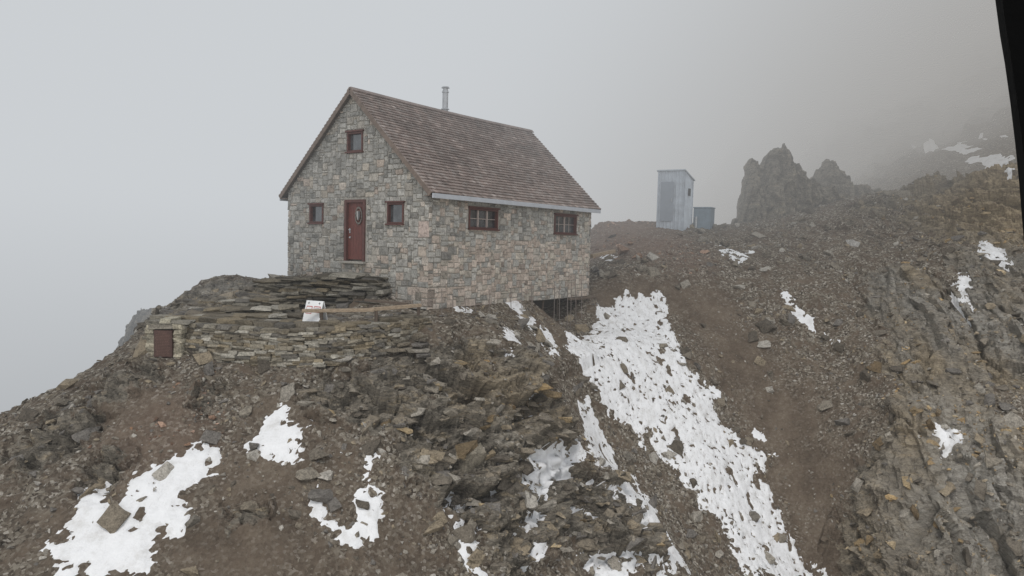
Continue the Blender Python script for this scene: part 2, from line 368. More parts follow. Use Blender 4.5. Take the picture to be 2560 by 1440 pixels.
z_tan=np.maximum(z_tan,np.clip(bank*z_rock*(.25+1.3*nb),0,.7)); z_pale=np.maximum(z_pale,np.clip(bank*z_rock*(.3-1.3*nb),0,.7))
z_red=zone([(1560,560,2.6,1),(1530,600,2.2,.9),(1620,610,2,.7),(400,1080,1.2,.3),(1700,640,1.6,.4)])
z_smooth=zone([(1850,900,1.6,1),(1950,1050,1.6,1),(1780,780,1.4,1),(2030,1200,1.5,1),(2080,1400,1.5,1),(1650,1000,1.4,.8),(1750,1100,1.3,.8),(1900,1250,1.2,.8),(1520,740,.9,1),(1620,725,1,1),(1700,740,1,1),(1600,900,1.2,.8),
  (650,1200,1.2,.9),(640,1350,1.2,.9),(350,1040,1.1,.7),(700,1050,.8,.6),(960,1330,.9,.7),(540,1400,1.0,.8),(220,1300,1,.8),(300,1380,1,.8),(1600,800,1.2,1),(1420,850,.9,.8),(820,1180,.9,.6),(1000,1420,.9,.7),(750,1400,.8,.7),(450,1130,.8,.6)])
z_rock=np.maximum(z_rock,far*np.clip(.55+1.1*fbm(GX/6,GY/6,GX*0,4,9),0,1))
z_rock=np.clip(z_rock+.35*fbm(GX*1.1,GY*1.1,GZ*1.1,4,5)*(z_rock>.05),0,1)
nearwall=np.exp(-((hy+.6)/1.0)**2)*sst(hx,-.5,.2)*(1-sst(hx,8.5,9.5))
foot=((hx>-.3)&(hx<HB+.3)&(hy>.12)&(hy<HA+.3))
DISP=.10*fbm(GX*.55,GY*.55,GZ*.55,3,11)
LOW=DISP.copy()
rough=(1-.8*z_smooth)
DISP+=.05*rough*fbm(GX*3,GY*3,GZ*3,4,21)+.015*fbm(GX*11,GY*11,GZ*11,2,31)
sel=(GX>-13)&(GX<22)&(GY>11)&(GY<40)
idx=np.nonzero(sel.ravel())[0]
X=GX.ravel()[idx];Y=GY.ravel()[idx];Z=GZ.ravel()[idx]
F1,F2,R,Dv=worley(X*3.6,Y*3.6,Z*3.6,5)
lump=np.clip(.55-F1,0,1)*(R[0]>.45)*.14+ (Dv[0]*(R[1]-.5)+Dv[2]*(R[2]-.5))*.07
dr=DISP.ravel(); dr[idx]+=lump*rough.ravel()[idx]*(1-z_rock.ravel()[idx])
sel=(z_rock.ravel()>.06)&(GX.ravel()>-13)&(GX.ravel()<60)&(GY.ravel()>11)&(GY.ravel()<90)
ii=np.nonzero(sel)[0]
X=GX.ravel()[ii];Y=GY.ravel()[ii];Z=GZ.ravel()[ii];wr=z_rock.ravel()[ii];bk=np.clip(bank.ravel()[ii]*1.3,0,1)
calm=1-.55*((X<-5)&(Y>19))
dr[ii]+=calm*np.clip(wr*1.4,0,1)*(rockdisp(X,Y,Z)*(1-bk)+slabdisp(UU.ravel()[ii],WW.ravel()[ii],Z)*bk)*(1+far.ravel()[ii]*.6)
DISP=dr.reshape(GX.shape)
DISP+=far*(.4*fbm(GX/2.5,GY/2.5,GZ/2.5,5,77))
pat=np.exp(-(((hx+1.8)/1.6)**2+((hy-.8)/2.2)**2)**2)
DISP*=1-.8*pat
DISP*=1-.6*nearwall
DISP=np.where(foot,np.minimum(DISP,0)-.12,DISP)
VX=GX+NXn*DISP;VY=GY+NYn*DISP;VZ=GZ+NZn*DISP
V=np.stack([VX,VY,VZ],-1).reshape(-1,3)
I=np.arange(nx*ny).reshape(ny,nx)
Fq=np.stack([I[:-1,:-1],I[:-1,1:],I[1:,1:],I[1:,:-1]],-1).reshape(-1,4)
zc=np.stack([z_rock,z_tan,z_red],-1).reshape(-1,3); zc2=np.stack([z_pale,z_smooth,z_red*0],-1).reshape(-1,3)
g=npmesh('mountain_terrain',V,Fq,M_terr,{'zone':(zc,'POINT'),'zone2':(zc2,'POINT')},smooth=False)
tag(g,'steep rocky mountain pass of brown scree and bedrock','mountainside',kind='structure')

# ------------------------------------------------------------------ snow
def inpoly(x,y,pl):
    c=np.zeros(x.shape,bool); m=len(pl)
    for i in range(m):
        x1,y1=pl[i][:2];x2,y2=pl[(i+1)%m][:2]
        if y1==y2: continue
        t=((y1>y)!=(y2>y))&(x<(x2-x1)*(y-y1)/(y2-y1)+x1); c^=t
    return c
def dpoly(x,y,pl):
    d=np.full(x.shape,1e9); m=len(pl)
    for i in range(m):
        x1,y1=pl[i][:2];x2,y2=pl[(i+1)%m][:2]; ex,ey=x2-x1,y2-y1; l=ex*ex+ey*ey+1e-9
        t=np.clip(((x-x1)*ex+(y-y1)*ey)/l,0,1); d=np.minimum(d,np.hypot(x-x1-t*ex,y-y1-t*ey))
    return d
SC='small snow patch on scree'
snows=[
([(1640,704),(1662,740),(1680,800),(1700,860),(1745,930),(1790,990),(1805,1050),(1870,1100),(1935,1135),(1900,1180),(1945,1250),(1975,1340),(2045,1445),(1880,1445),(1810,1340),(1740,1250),(1680,1190),(1600,1120),(1540,1060),(1465,960),(1405,870),(1400,840),(1470,835),(1490,775),(1545,730),(1620,737)],.22,'large snowfield streaked down the gully beside the hut',2),
([(1440,1000),(1475,1010),(1520,1100),(1590,1190),(1650,1290),(1730,1445),(1650,1445),(1600,1380),(1620,1290),(1540,1240),(1470,1150)],.16,'narrow tongue of snow between dark rock blocks',1),
([(1400,1270),(1460,1275),(1550,1340),(1640,1445),(1540,1445),(1430,1390),(1360,1400),(1310,1320),(1330,1290),(1380,1330)],.22,'broken snow lying among rock ledges',0),
([(1340,1170),(1400,1090),(1422,1130),(1370,1210),(1330,1205)],.14,'small snow patch on a rock ledge',0),
([(1235,748),(1330,785),(1390,840),(1410,900),(1380,890),(1330,830),(1280,785)],.12,'thin snow drift along the base of the hut',1),
([(1262,815),(1312,850),(1300,885),(1258,845)],.1,SC,1),
([(1280,890),(1325,905),(1330,940),(1300,925)],.08,SC,0),
([(1125,765),(1190,770),(1185,786),(1130,780)],.06,SC,0),
([(605,1110),(640,1060),(700,1018),(765,1085),(765,1140),(700,1172),(640,1145),(600,1135)],.16,'rounded snow patch dotted with dark stones',0),
([(205,1240),(290,1255),(360,1180),(440,1120),(535,1108),(550,1160),(505,1220),(455,1260),(495,1300),(450,1355),(390,1350),(400,1455),(110,1455),(100,1380),(160,1330)],.2,'wide snow patch with stones poking through',3),
([(765,1210),(830,1290),(870,1310),(890,1230),(920,1180),(965,1240),(955,1330),(880,1380),(820,1345),(780,1280)],.13,'curved snow patch on the dirt slope',0),
([(910,1130),(940,1140),(940,1190),(915,1180)],.06,SC,0),
([(1130,1300),(1190,1320),(1205,1445),(1165,1440),(1140,1350)],.14,SC,0),
([(1948,720),(1990,745),(2045,808),(2035,835),(1990,805),(1960,765)],.12,'long thin snow streak on the scree bank',0),
([(2050,815),(2110,850),(2105,870),(2060,845)],.1,SC,0),
([(1785,605),(1870,638),(1850,662),(1800,640)],.12,'small snow patch on the rubble saddle',0),
([(1855,615),(1895,622),(1890,638),(1862,636)],.08,'small snow patch on the rubble saddle',0),
([(1775,965),(1812,975),(1805,1000),(1780,990)],.06,SC,0),
([(1500,632),(1545,640),(1535,656),(1500,650)],.08,'small snow patch beside the timber beam',0),
([(1870,1075),(1900,1070),(1925,1110),(1890,1105)],.08,SC,0),
([(2440,590),(2490,610),(2505,650),(2470,640)],.16,SC,0),
([(2395,690),(2410,700),(2430,770),(2412,750)],.12,SC,0),
([(2350,1060),(2385,1080),(2380,1105),(2350,1090)],.08,'small snow patch on a rock ledge',0),
([(840,1120),(870,1125),(885,1150),(850,1145)],.06,SC,0),
([(1610,550),(1650,552),(1650,562),(1612,560)],.06,'thin snow line beside the shed',0),
([(2370,375),(2400,362),(2450,385),(2530,405),(2520,435),(2470,425),(2400,405)],.5,'broken snow band high on the foggy slope',0),
([(2290,365),(2340,352),(2330,378)],.3,'broken snow band high on the foggy slope',0),
([(2440,338),(2525,345),(2510,362)],.3,'broken snow band high on the foggy slope',0),
]
for pl,amp,lab,mode in snows:
    W3=[hit(*p) for p in pl]; W3=[w for w in W3 if w is not None]
    if len(W3)<3: continue
    streak=mode in (1,2)
    xs=[w[0] for w in W3];ys=[w[1] for w in W3]; near=max(ys)<41; mrg=.6 if near else 2
    i0,i1=np.searchsorted(ax,[min(xs)-mrg,max(xs)+mrg]);j0,j1=np.searchsorted(ay,[min(ys)-mrg,max(ys)+mrg])
    s=np.s_[j0:j1+1,i0:i1+1]
    x,y,z=GX[s],GY[s],GZ[s]
    if x.size<9: continue
    sd=dpoly(x,y,W3); sd=np.where(inpoly(x,y,W3),sd,-sd)
    u=x*fall[1]-y*fall[0]; w=x*fall[0]+y*fall[1]
    if near: e=fbm(x*2.6,y*2.6,z*2.6,6,91)*amp*1.6
    else: e=fbm(x*.9,y*.9,z*2.2,6,91)*amp*2.6-amp*.25
    if streak: e=e+fbm(u*4,w*1.8,z*1.2,6,97)*amp*1.3
    elif near: e=e+fbm(x*8,y*8,z*8,4,99)*amp*1.0
    m=sd+e
    t=np.clip(m*.2,-.3,(.05 if mode>=2 else .03) if near else .12)
    if near:
        dd_=DISP[s]-LOW[s]
        lowr=LOW[s]+dd_*(.4+.3*np.clip(z_rock[s]*2,0,1))
        thin=np.clip(1-sd/(.7 if streak else .3),0,1)
        if mode==2: t=t-np.clip(fbm(u*3.6,w*1.8,z*1.4,7,101)-.27+.16*thin,0,1)*.3-np.clip(fbm(x*9,y*9,z*9,3,105)-.22+.08*thin,0,1)*.35
        elif mode==1: t=t-np.clip(fbm(u*4,w*1.6,z*1.2,7,101)-.18+.1*thin,0,1)*.3
        else: t=t-np.clip(fbm(x*4,y*4,z*4,6,103)-(.27 if mode==3 else .2)+.08*thin,0,1)*.35
        t=t-.025*np.abs(fbm(x*14,y*14,z*14,2,107))*(.5+thin)
        off=lowr+t
    else:
        off=DISP[s]+t
    G=DISP[s]
    vx=x+NXn[s]*off;vy=y+NYn[s]*off;vz=z+NZn[s]*off
    keep=off>G-.03
    kq=(keep[:-1,:-1]|keep[1:,:-1]|keep[:-1,1:]|keep[1:,1:])
    I2=np.arange(x.size).reshape(x.shape)
    q=np.stack([I2[:-1,:-1],I2[:-1,1:],I2[1:,1:],I2[1:,:-1]],-1)[kq]
    if len(q)==0: continue
    used,inv=np.unique(q.ravel(),return_inverse=True)
    VV=np.stack([vx,vy,vz],-1).reshape(-1,3)[used]
    o=npmesh('snow_patch',VV,inv.reshape(-1,4),M_snow2 if streak else M_snow,smooth=True)
    tag(o,lab,'snow','snow patches on the slope')

# ------------------------------------------------------------------ rock templates
def hull(points,sub=0,amp=.05):
    bm=bmesh.new()
    for p in points: bm.verts.new(p)
    bmesh.ops.convex_hull(bm,input=bm.verts)
    for v in [v for v in bm.verts if not v.link_faces]: bm.verts.remove(v)
    bmesh.ops.triangulate(bm,faces=bm.faces)
    for k in range(sub):
        bmesh.ops.subdivide_edges(bm,edges=bm.edges[:],cuts=1,use_grid_fill=True)
        bmesh.ops.triangulate(bm,faces=bm.faces)
        o=Vector((random.random()*50,random.random()*50,0))
        for v in bm.verts:
            v.co+=mn.noise_vector(v.co*(3.5*(k+1))+o)*amp/(k+1)
    bmesh.ops.recalc_face_normals(bm,faces=bm.faces)
    bm.verts.index_update()
    v=np.array([x.co[:] for x in bm.verts]);f=np.array([[q.index for q in fc.verts] for fc in bm.faces]); bm.free(); return v,f
chips=[];slabs=[];blocks=[]
for i in range(16):
    p=rng.normal(size=(10,3)); p/=np.linalg.norm(p,axis=1)[:,None]; p*=.5*(.7+.3*rng.random((10,1))); p[:,2]*=.75; chips.append(hull(p))
def slabpts():
    c=np.array([(a,b,c) for a in (-.5,.5) for b in (-.5,.5) for c in (-.5,.5)],float)
    c[:,0]*=1-.28*rng.random(8);c[:,1]*=1-.35*rng.random(8);c[:,2]*=1-.15*rng.random(8)
    e=rng.uniform(-.5,.5,(5,3)); e[:,0]=np.sign(e[:,0])*.49
    return np.concatenate([c,e*[1,.7,.8]])
for i in range(14): slabs.append(hull(slabpts(),1,.03))
for i in range(14):
    c=rng.uniform(-.5,.5,(14,3))
    blocks.append(hull(c,2,.055))
class RK:
    def __init__(s): s.V=[];s.F=[];s.C=[];s.n=0
    def put(s,tpl,pos,R,scale,c):
        v,f=tpl; w=(v*scale)@R.T+pos
        s.V.append(w);s.F.append(f+s.n);s.C.append(np.repeat(np.array([c]),len(f),0)*(0.94+.12*rng.random((len(f),1)))); s.n+=len(v)
    def obj(s,name,mat=None):
        V=np.concatenate(s.V); o=npmesh(name,V,np.concatenate(s.F),mat or M_rub,{'Col':(np.concatenate(s.C),'FACE')}); return o
pal=np.array([(.12,.102,.08),(.18,.155,.122),(.25,.22,.175),(.32,.29,.243),(.22,.186,.14),(.17,.155,.137),(.28,.23,.162),(.42,.39,.34)])
def frame_n(nrm,yw,jit):
    nn=nrm+rng.normal(size=3)*jit; nn/=np.linalg.norm(nn)
    t=np.array([math.cos(yw),math.sin(yw),0]); t=t-nn*(t@nn); t/=np.linalg.norm(t); b=np.cross(nn,t)
    return np.stack([t,b,nn],1)
NN=np.stack([NXn,NYn,NZn],-1)
dens=(GX>-12.4)&(GX<21)&(GY>11.5)&(GY<38.9)&(~((hx>-.1)&(hx<HB+.1)&(hy>-.1)&(hy<HA+.1)))
dens&=(np.abs(GX/GY)<.78)
dn=dens*(.9+1.3*np.clip(fbm(GX*.8,GY*.8,GZ*.8,3,131)*2,-.7,1.5))*(1-.92*z_smooth)*(1-.5*z_rock)*(1-.8*pat)
dn=np.clip(dn,0,None)/np.clip(NZn,.3,1)/np.clip(GY/18,.7,3)**.6
pr=dn.ravel(); cs=np.cumsum(pr/pr.sum())
rub=RK()
Vf=V; Nf=NN.reshape(-1,3); zt=z_tan.ravel(); zr=z_red.ravel(); zp=z_pale.ravel()
for q in np.clip(np.searchsorted(cs,rng.random(40000)),0,nx*ny-1):
    sz=.052*math.exp(rng.normal()*.6); sz=min(sz,.36)
    if rng.random()<.008: sz*=2.2
    c=pal[rng.integers(len(pal))]
    if rng.random()<zt[q]: c=c*np.array([1.3,1.1,.8])
    if rng.random()<zr[q]: c=c*np.array([1.3,.95,.82])
    s3=np.array([1.2+rng.random()*.8,1+rng.random()*.4,.4+.6*rng.random()])*sz
    rub.put(blocks[rng.integers(14)] if sz>.18 else chips[rng.integers(16)],Vf[q]+Nf[q]*s3[2]*.12,frame_n(Nf[q],rng.random()*6.28,.35),s3*(1.3 if sz>.18 else 1),c)
o=rub.obj('rubble'); tag(o,'loose angular grey and brown scree stones','scree',kind='stuff')
blk=RK()
pr=(dens*np.clip(z_rock-.2,0,1)*(1-pat)*(1-.75*(GX>9))*(1-.5*(GX<-5))).ravel()/np.clip(GY.ravel()/18,.7,3)**1.2; cs=np.cumsum(pr/pr.sum())
for q in np.clip(np.searchsorted(cs,rng.random(1000)),0,nx*ny-1):
    sz=.15*math.exp(rng.normal()*.45); sz=min(sz,.42)
    nrm=np.array([-.15,.05,1.0])*.8+Nf[q]*.35; nrm/=np.linalg.norm(nrm)
    s3=np.array([1.7+rng.random()*.7,1.3,.45+.5*rng.random()])*sz
    c=pal[rng.integers(len(pal)-1)]*1.08
    if rng.random()<zt[q]*.5+.06: c=c*np.array([1.3,1.12,.82])
    if rng.random()<zp[q]: c=c*1.3
    blk.put(blocks[rng.integers(14)],Vf[q]-Nf[q]*sz*.2,frame_n(nrm,rng.random()*1.6-.5,.12),s3,c)
o=blk.obj('rock_ledges'); tag(o,'broken layered bedrock ledges','rock outcrop',kind='stuff')

# ------------------------------------------------------------------ slab walls
def topz(x,y): return float(Hs(np.array([x]),np.array([y]))[0])
def slabwall(rk,path,h_fn,depth=.45,th=(.06,.13),ln=(.2,.6),lean=.12,colk=1.0,jit=.05,rj=.035):
    path=[np.array(p,float) for p in path]
    seg=[np.linalg.norm(path[i+1][:2]-path[i][:2]) for i in range(len(path)-1)]; tot=sum(seg)
    def at(s):
        i=0
        while i<len(seg)-1 and s>seg[i]: s-=seg[i]; i+=1
        t=s/seg[i]; p=path[i]*(1-t)+path[i+1]*t; d=(path[i+1]-path[i])[:2]; d/=np.linalg.norm(d); return p,d
    z=0
    maxh=max(h_fn(t) for t in np.linspace(0,1,20))
    while z<maxh:
        t0=random.uniform(*th); s=-random.random()*.3
        while s<tot:
            l=random.uniform(*ln); sm=min(max(s+l/2,0),tot); p,d=at(sm)
            if z<h_fn(sm/tot):
                nrm=np.array([-d[1],d[0]])
                o_=depth*.5+lean*z+random.uniform(-jit,jit)
                pos=np.array([p[0]+nrm[0]*o_,p[1]+nrm[1]*o_,p[2]+z+t0/2])
                R=frame_n(np.array([0,0,1.]),math.atan2(d[1],d[0])+random.uniform(-.09,.09),rj)
                c=pal[rng.integers(1,len(pal))]*colk*np.array([1,1.0,.96])*random.uniform(.75,1.1)
                rk.put(slabs[rng.integers(14)],pos,R,np.array([l*1.1,depth,t0*1.15]),c)
            s+=l
        z+=t0*.95
rk=RK()
pw=[P(362,898,18.3),P(470,905,17.85),P(560,912,17.6),P(700,924,17.55),P(850,914,17.75),P(950,893,18.3),P(1030,862,19.2),P(1075,845,19.9)]
hf=lambda t: .9 if t<.62 else .9-(t-.62)*1.15
slabwall(rk,pw,hf,depth=.5,lean=.14,colk=1.1,th=(.05,.095),ln=(.15,.42),jit=.03,rj=.015)
slabwall(rk,[p+np.array([0,.3,0]) for p in pw],hf,depth=.5,lean=.14,colk=.9,th=(.1,.15),ln=(.4,.7),jit=.02,rj=.01)
o=rk.obj('retaining_wall'); tag(o,'curved dry stone retaining wall of thin grey slabs','stone wall')
ter=[([(440,838,18.75),(560,838,18.6),(680,840,18.6),(760,838,18.7)],.26),
     ([(460,815,19.5),(560,815,19.3),(660,815,19.4),(730,813,19.5)],.24),
     ([(480,797,20.2),(580,794,20.1),(680,793,20.1),(720,790,20.2)],.22),
     ([(510,780,20.9),(600,777,20.8),(690,774,20.9)],.22)]
for pl,h in ter:
    rk=RK(); slabwall(rk,[P(*p) for p in pl],lambda t:h,depth=.85,lean=.1,colk=1.0,ln=(.25,.65),th=(.05,.09),jit=.06,rj=.02)
    o=rk.obj('stone_terrace'); tag(o,'low stepped terrace of flat stacked stones','stone terrace','stepped terraces in front of the hut')
rk=RK()
slabwall(rk,[P(640,762,21.9),P(740,772,21.6),P(850,772,21.3),P(925,768,21.1)],lambda t:.62+.3*math.sin(t*2.5),depth=1.3,lean=.25,colk=.75,ln=(.3,.85),th=(.05,.12),jit=.13,rj=.03)
slabwall(rk,[P(655,735,22.6),P(740,730,22.3),P(850,735,21.9),P(925,735,21.5)],lambda t:.42,depth=1.5,lean=.3,colk=.8,ln=(.3,.85),th=(.05,.10),jit=.13,rj=.03)
o=rk.obj('rock_ledge'); tag(o,'dark layered bedrock ledge under the hut front','rock outcrop')
rk=RK()
for i in range(70):
    px=random.uniform(420,700);t=(px-400)/300
    py=random.uniform(710+ (1-t)*70,785)
    h=hit(px,py+4)
    if h is None: continue
    sz=random.uniform(.22,.5)
    rk.put(slabs[rng.integers(14)],h+np.array([0,0,-.03]),frame_n(np.array([.05,-.1,1.]),random.uniform(-.5,.5),.07),np.array([2.1*sz,1.6*sz,.42*sz]),pal[rng.integers(1,8)]*1.0)
o=rk.obj('rock_ledge'); tag(o,'weathered grey rock shoulder of tilted slabs','rock outcrop')
rk=RK()
for i in range(120):
    px=random.uniform(690,1065); d=random.uniform(18.6,20.6)
    r_=ray(px,815); x,y=r_[0]*d/r_[1],d
    lx=(x-C0[0])*d2[0]+(y-C0[1])*d2[1]
    if lx>-.35: continue
    rk.put(slabs[rng.integers(14)],np.array([x,y,topz(x,y)-.01]),frame_n(np.array([0,0,1.]),random.random()*6.28,.02),np.array([random.uniform(.3,.6),random.uniform(.25,.45),.08]),pal[rng.integers(1,6)])
o=rk.obj('terrace_paving'); tag(o,'uneven flagstones in front of the hut','paving',kind='structure')

cb=P(417,903,18.0)
cairn=empty('stone_plaque_stand',tuple(cb),math.radians(-6))
tag(cairn,'squat stone cairn holding a dark bronze plaque','monument')
rk=RK()
for side in (-1,1):
    z=0
    while z<.80:
        t=random.uniform(.09,.15); k=random.uniform(.6,1.1)
        rk.put(slabs[rng.integers(14)],np.array([side*.34+random.uniform(-.03,.03),.10,z+t/2]),frame_n(np.array([0,0,1.]),random.uniform(-.12,.12),.04),np.array([random.uniform(.2,.3),.5,t*1.1]),np.array([.50,.45,.34])*k)
        z+=t*.97
for z,c,w in ((.85,(.30,.27,.22),1.0),(.94,(.26,.24,.2),1.15),(1.0,(.48,.44,.34),.3),(.03,(.22,.2,.17),1.1)):
    rk.put(slabs[rng.integers(14)],np.array([random.uniform(-.04,.04),.12,z]),frame_n(np.array([0,0,1.]),.05,.03),np.array([w,.55,.12]),np.array(c))
for z in np.arange(.1,.85,.12):
    rk.put(slabs[rng.integers(14)],np.array([0,.4,z]),np.eye(3),np.array([.9,.4,.14]),np.array((.2,.18,.15)))
o=rk.obj('stonework'); o.parent=cairn
mb=MB(); mb.box((-.23,-.17,.12),(.23,.0,.77)); pq=mb.obj('plaque',[M_bronze],cairn,.008)
mb=MB()
for i in range(16):
    z=.725-i*.037; w=.19*(random.uniform(.8,1) if i not in(0,1) else .55)
    x=-w
    while x<w-.02:
        l=random.uniform(.02,.05); mb.box((x,-.176,z),(min(x+l,w),-.168,z+.016)); x+=l+.012
mb.obj('plaque_lettering',[M_bronze2],pq)

# ------------------------------------------------------------------ hut
hut=empty('stone_hut',tuple(C0),yaw)
tag(hut,'two-storey grey stone mountain hut with shingle roof','hut')
def rect(px0,px1,py0,py1,plane):
    mx,my=(px0+px1)/2,(py0+py1)/2; k=1 if plane=='x' else 0
    u=sorted((L(px0,my,plane,0)[k],L(px1,my,plane,0)[k])); z=sorted((L(mx,py0,plane,0)[2],L(mx,py1,plane,0)[2])); return (u[0],u[1],z[0],z[1])
fa=[rect(869,908,330,379,'x'),rect(775,809,512,557,'x'),rect(969,1010,507,559,'x')]
dr_=rect(863,914,499,653,'x')
si=[rect(1171,1244,522,572,'y'),rect(1385,1440,538,584,'y')]
fm=lambda u,z,o:(-o,u,z)
sm_=lambda u,z,o:(u,-o,z)
zb=0.0
bm=bmesh.new()
prof=[(0,zb),(HA,zb),(HA,HE),(HA/2,ridge),(0,HE)]
v0=[bm.verts.new((0,y,z)) for y,z in prof];v1=[bm.verts.new((HB,y,z)) for y,z in prof]
bm.faces.new(v0);bm.faces.new(v1[::-1])
for i in range(5): bm.faces.new((v0[i],v1[i],v1[(i+1)%5],v0[(i+1)%5]))
bmesh.ops.recalc_face_normals(bm,faces=bm.faces)
me=bpy.data.meshes.new('wall'); bm.to_mesh(me); bm.free()
core=bpy.data.objects.new('core',me); col.objects.link(core)
mb=MB()
for u0,u1,z0,z1 in fa+[dr_]: mb.box((-.1,u0,z0),(.22,u1,z1))
for u0,u1,z0,z1 in si: mb.box((u0,-.1,z0),(u1,.22,z1))
cut=mb.obj('cut',[M_dark]); md=core.modifiers.new('b','BOOLEAN'); md.object=cut; md.operation='DIFFERENCE'; md.solver='EXACT'
dg=bpy.context.evaluated_depsgraph_get(); dg.update()
me2=bpy.data.meshes.new_from_object(core.evaluated_get(dg)); me2.name='wall'
bpy.data.objects.remove(core); bpy.data.objects.remove(cut)
def stones(mb,m,u0,u1,z0,top,holes,seed,pinkf,warmk=1.0,presets=[]):
    rn=random.Random(seed); cs_=.078
    nu=int(round((u1-u0)/cs_)); du=(u1-u0)/nu; nz=int((max(top(u) for u in np.linspace(u0,u1,50))-z0)/cs_)+1
    occ=np.zeros((nz,nu),bool)
    for j in range(nz):
        for i in range(nu):
            a,b=u0+i*du,u0+(i+1)*du; c,d=z0+j*cs_,z0+(j+1)*cs_
            for h in holes:
                if b>h[0] and a<h[1] and d>h[2] and c<h[3]: occ[j,i]=True
            if c>top((a+b)/2)-.03: occ[j,i]=True
    jx=lambda s:rn.uniform(-s,s)
    def stone(i,j,w,h,base=None):
        a,b=u0+i*du,u0+(i+w)*du;c,d=z0+j*cs_,z0+(j+h)*cs_
        g=.007; P0=[(a+g,c+g),(b-g,c+g),(b-g,d-g),(a+g,d-g)]
        J=[(jx(.016),jx(.016)) for _ in range(4)]
        dep=.018+rn.random()*.028
        rings=[]
        for ins,o in ((0,-.01),(0.004,dep*.6),(.014+rn.random()*.012,dep)):
            cx,cz=(a+b)/2,(c+d)/2; ring=[]
            for (x,z),(p,q) in zip(P0,J):
                x2=x+p+(ins if x<cx else -ins); z2=z+q+(ins if z<cz else -ins); z2=min(z2,top(x2)-.01)
                ring.append(m(x2,z2,o+(jx(.006) if o>0 else 0)))
            rings+=ring
        zc_=(c+d)/2; pf=pinkf((a+b)/2,zc_); x=rn.random()
        if base is None:
            if x<pf: base=rn.choice([(.50,.42,.355),(.54,.46,.39),(.47,.395,.33),(.54,.48,.415),(.49,.44,.37)])
            else: base=rn.choice([(.40,.388,.355),(.45,.433,.395),(.36,.35,.32),(.48,.46,.415),(.42,.40,.362),(.38,.365,.33),(.46,.425,.37)])
            k=rn.uniform(.82,1.14)*warmk; base=tuple(v*k for v in base)
            if rn.random()<.07: base=tuple(v*.65 for v in base)
        fs=[(0,1,5,4),(1,2,6,5),(2,3,7,6),(3,0,4,7),(4,5,9,8),(5,6,10,9),(6,7,11,10),(7,4,8,11),(8,9,10,11)]
        mb.add(rings,fs,base)
    for (i,j,w,h,b) in presets:
        occ[j:j+h,i:i+w]=True; stone(i,j,w,h,b)
    for j in range(nz):
        for i in range(nu):
            if occ[j,i]: continue
            w=rn.choice([2,2,3,3,4,4,5]);h=rn.choice([1,2,2,2,3,3])
            if w<3: h=min(h,2)
            ww=0
            while ww<w and i+ww<nu and not occ[j,i+ww]: ww+=1
            hh=0
            while hh<h and j+hh<nz and not occ[j+hh,i:i+ww].any(): hh+=1
            if ww>=4 and hh==1 and rn.random()<.3: ww=3
            occ[j:j+hh,i:i+ww]=True; stone(i,j,ww,hh)
gt=lambda y: HE+min(max(y,0),max(HA-y,0))*tana if 0<=y<=HA else HE
qz=int(L(1055,590,'x',0)[2]/.078)
mb=MB()
stones(mb,fm,-.035,HA+.035,zb,gt,fa+[dr_],1,lambda u,z:.08+.25*(z<1.4)+.15*(z<.7),.97,[(0,qz,5,6,(.54,.44,.385)),(1,qz-7,4,4,(.50,.43,.36))])
stones(mb,sm_,0.0,HB,zb,lambda u:HE,si,2,lambda u,z:.25+.5*(z<2.0),1.06)
stones(mb,lambda u,z,o:(HB+o,u,z),-.035,HA+.035,zb,gt,[],3,lambda u,z:.2)
stones(mb,lambda u,z,o:(u,HA+o,z),0.0,HB,zb,lambda u:HE,[],4,lambda u,z:.2)
o_=len(mb.v); mb.v+=[tuple(v.co) for v in me2.vertices]
for p in me2.polygons: mb.f.append(tuple(i+o_ for i in p.vertices)); mb.c.append((.13,.12,.105)); mb.m.append(1)
wall=mb.obj('wall',[M_wall,M_mort],hut); wall['label']='coursed grey and buff rubble stone walls'

M_redlight=simple('faded_pink_paint',(.42,.35,.31),.6,0,.15)
def window(m,rc,cols,rows,nlights=1):
    u0,u1,z0,z1=rc; fr=.055
    g=MB(); 
    def bx(mb_,a,b,c,d,o0,o1,mm=0): mb_.box((a,c,o0),(b,d,o1),m=mm,fn=lambda u,z,o:m(u,z,o))
    bx(g,u0+fr-.01,u1-fr+.01,z0+fr-.02,z1-fr+.01,-.09,-.075)
    w=g.obj('window',[M_glass],hut)
    f=MB(); bx(f,u0,u0+fr,z0,z1,-.14,.035);bx(f,u1-fr,u1,z0,z1,-.14,.035);bx(f,u0+fr,u1-fr,z1-fr,z1,-.14,.033);bx(f,u0+fr,u1-fr,z0,z0+fr*.8,-.14,.033)
    f.obj('frame',[M_red],w,.006)
    s=MB(); bx(s,u0-.03,u1+.03,z0-.045,z0-.002,-.05,.09); s.obj('sill',[M_red],w,.005)
    s=MB(); bx(s,u0-.04,u1+.04,z1+.002,z1+.05,-.05,.08); s.obj('lintel',[M_red],w,.005)
    a,b,c,d=u0+fr,u1-fr,z0+fr*.8,z1-fr
    if nlights>1 or cols>1 or rows>1:
        q=MB()
        for k in range(1,nlights): 
            x=a+(b-a)*k/nlights; bx(q,x-.018,x+.018,c,d,-.07,-.02)
        for l in range(nlights):
            la=a+(b-a)*l/nlights; lb=a+(b-a)*(l+1)/nlights
            for k in range(1,cols):
                x=la+(lb-la)*k/cols; bx(q,x-.008,x+.008,c,d,-.072,-.055)
        for k in range(1,rows):
            z=c+(d-c)*k/rows; bx(q,a,b,z-.008,z+.008,-.0735,-.057)
        q.obj('muntin',[M_redlight],w)
    return w
window(fm,fa[0],1,1);window(fm,fa[1],1,1);window(fm,fa[2],1,1)
window(sm_,si[0],1,2,nlights=3); window(sm_,si[1],2,2,nlights=2)
u0,u1,z0,z1=dr_
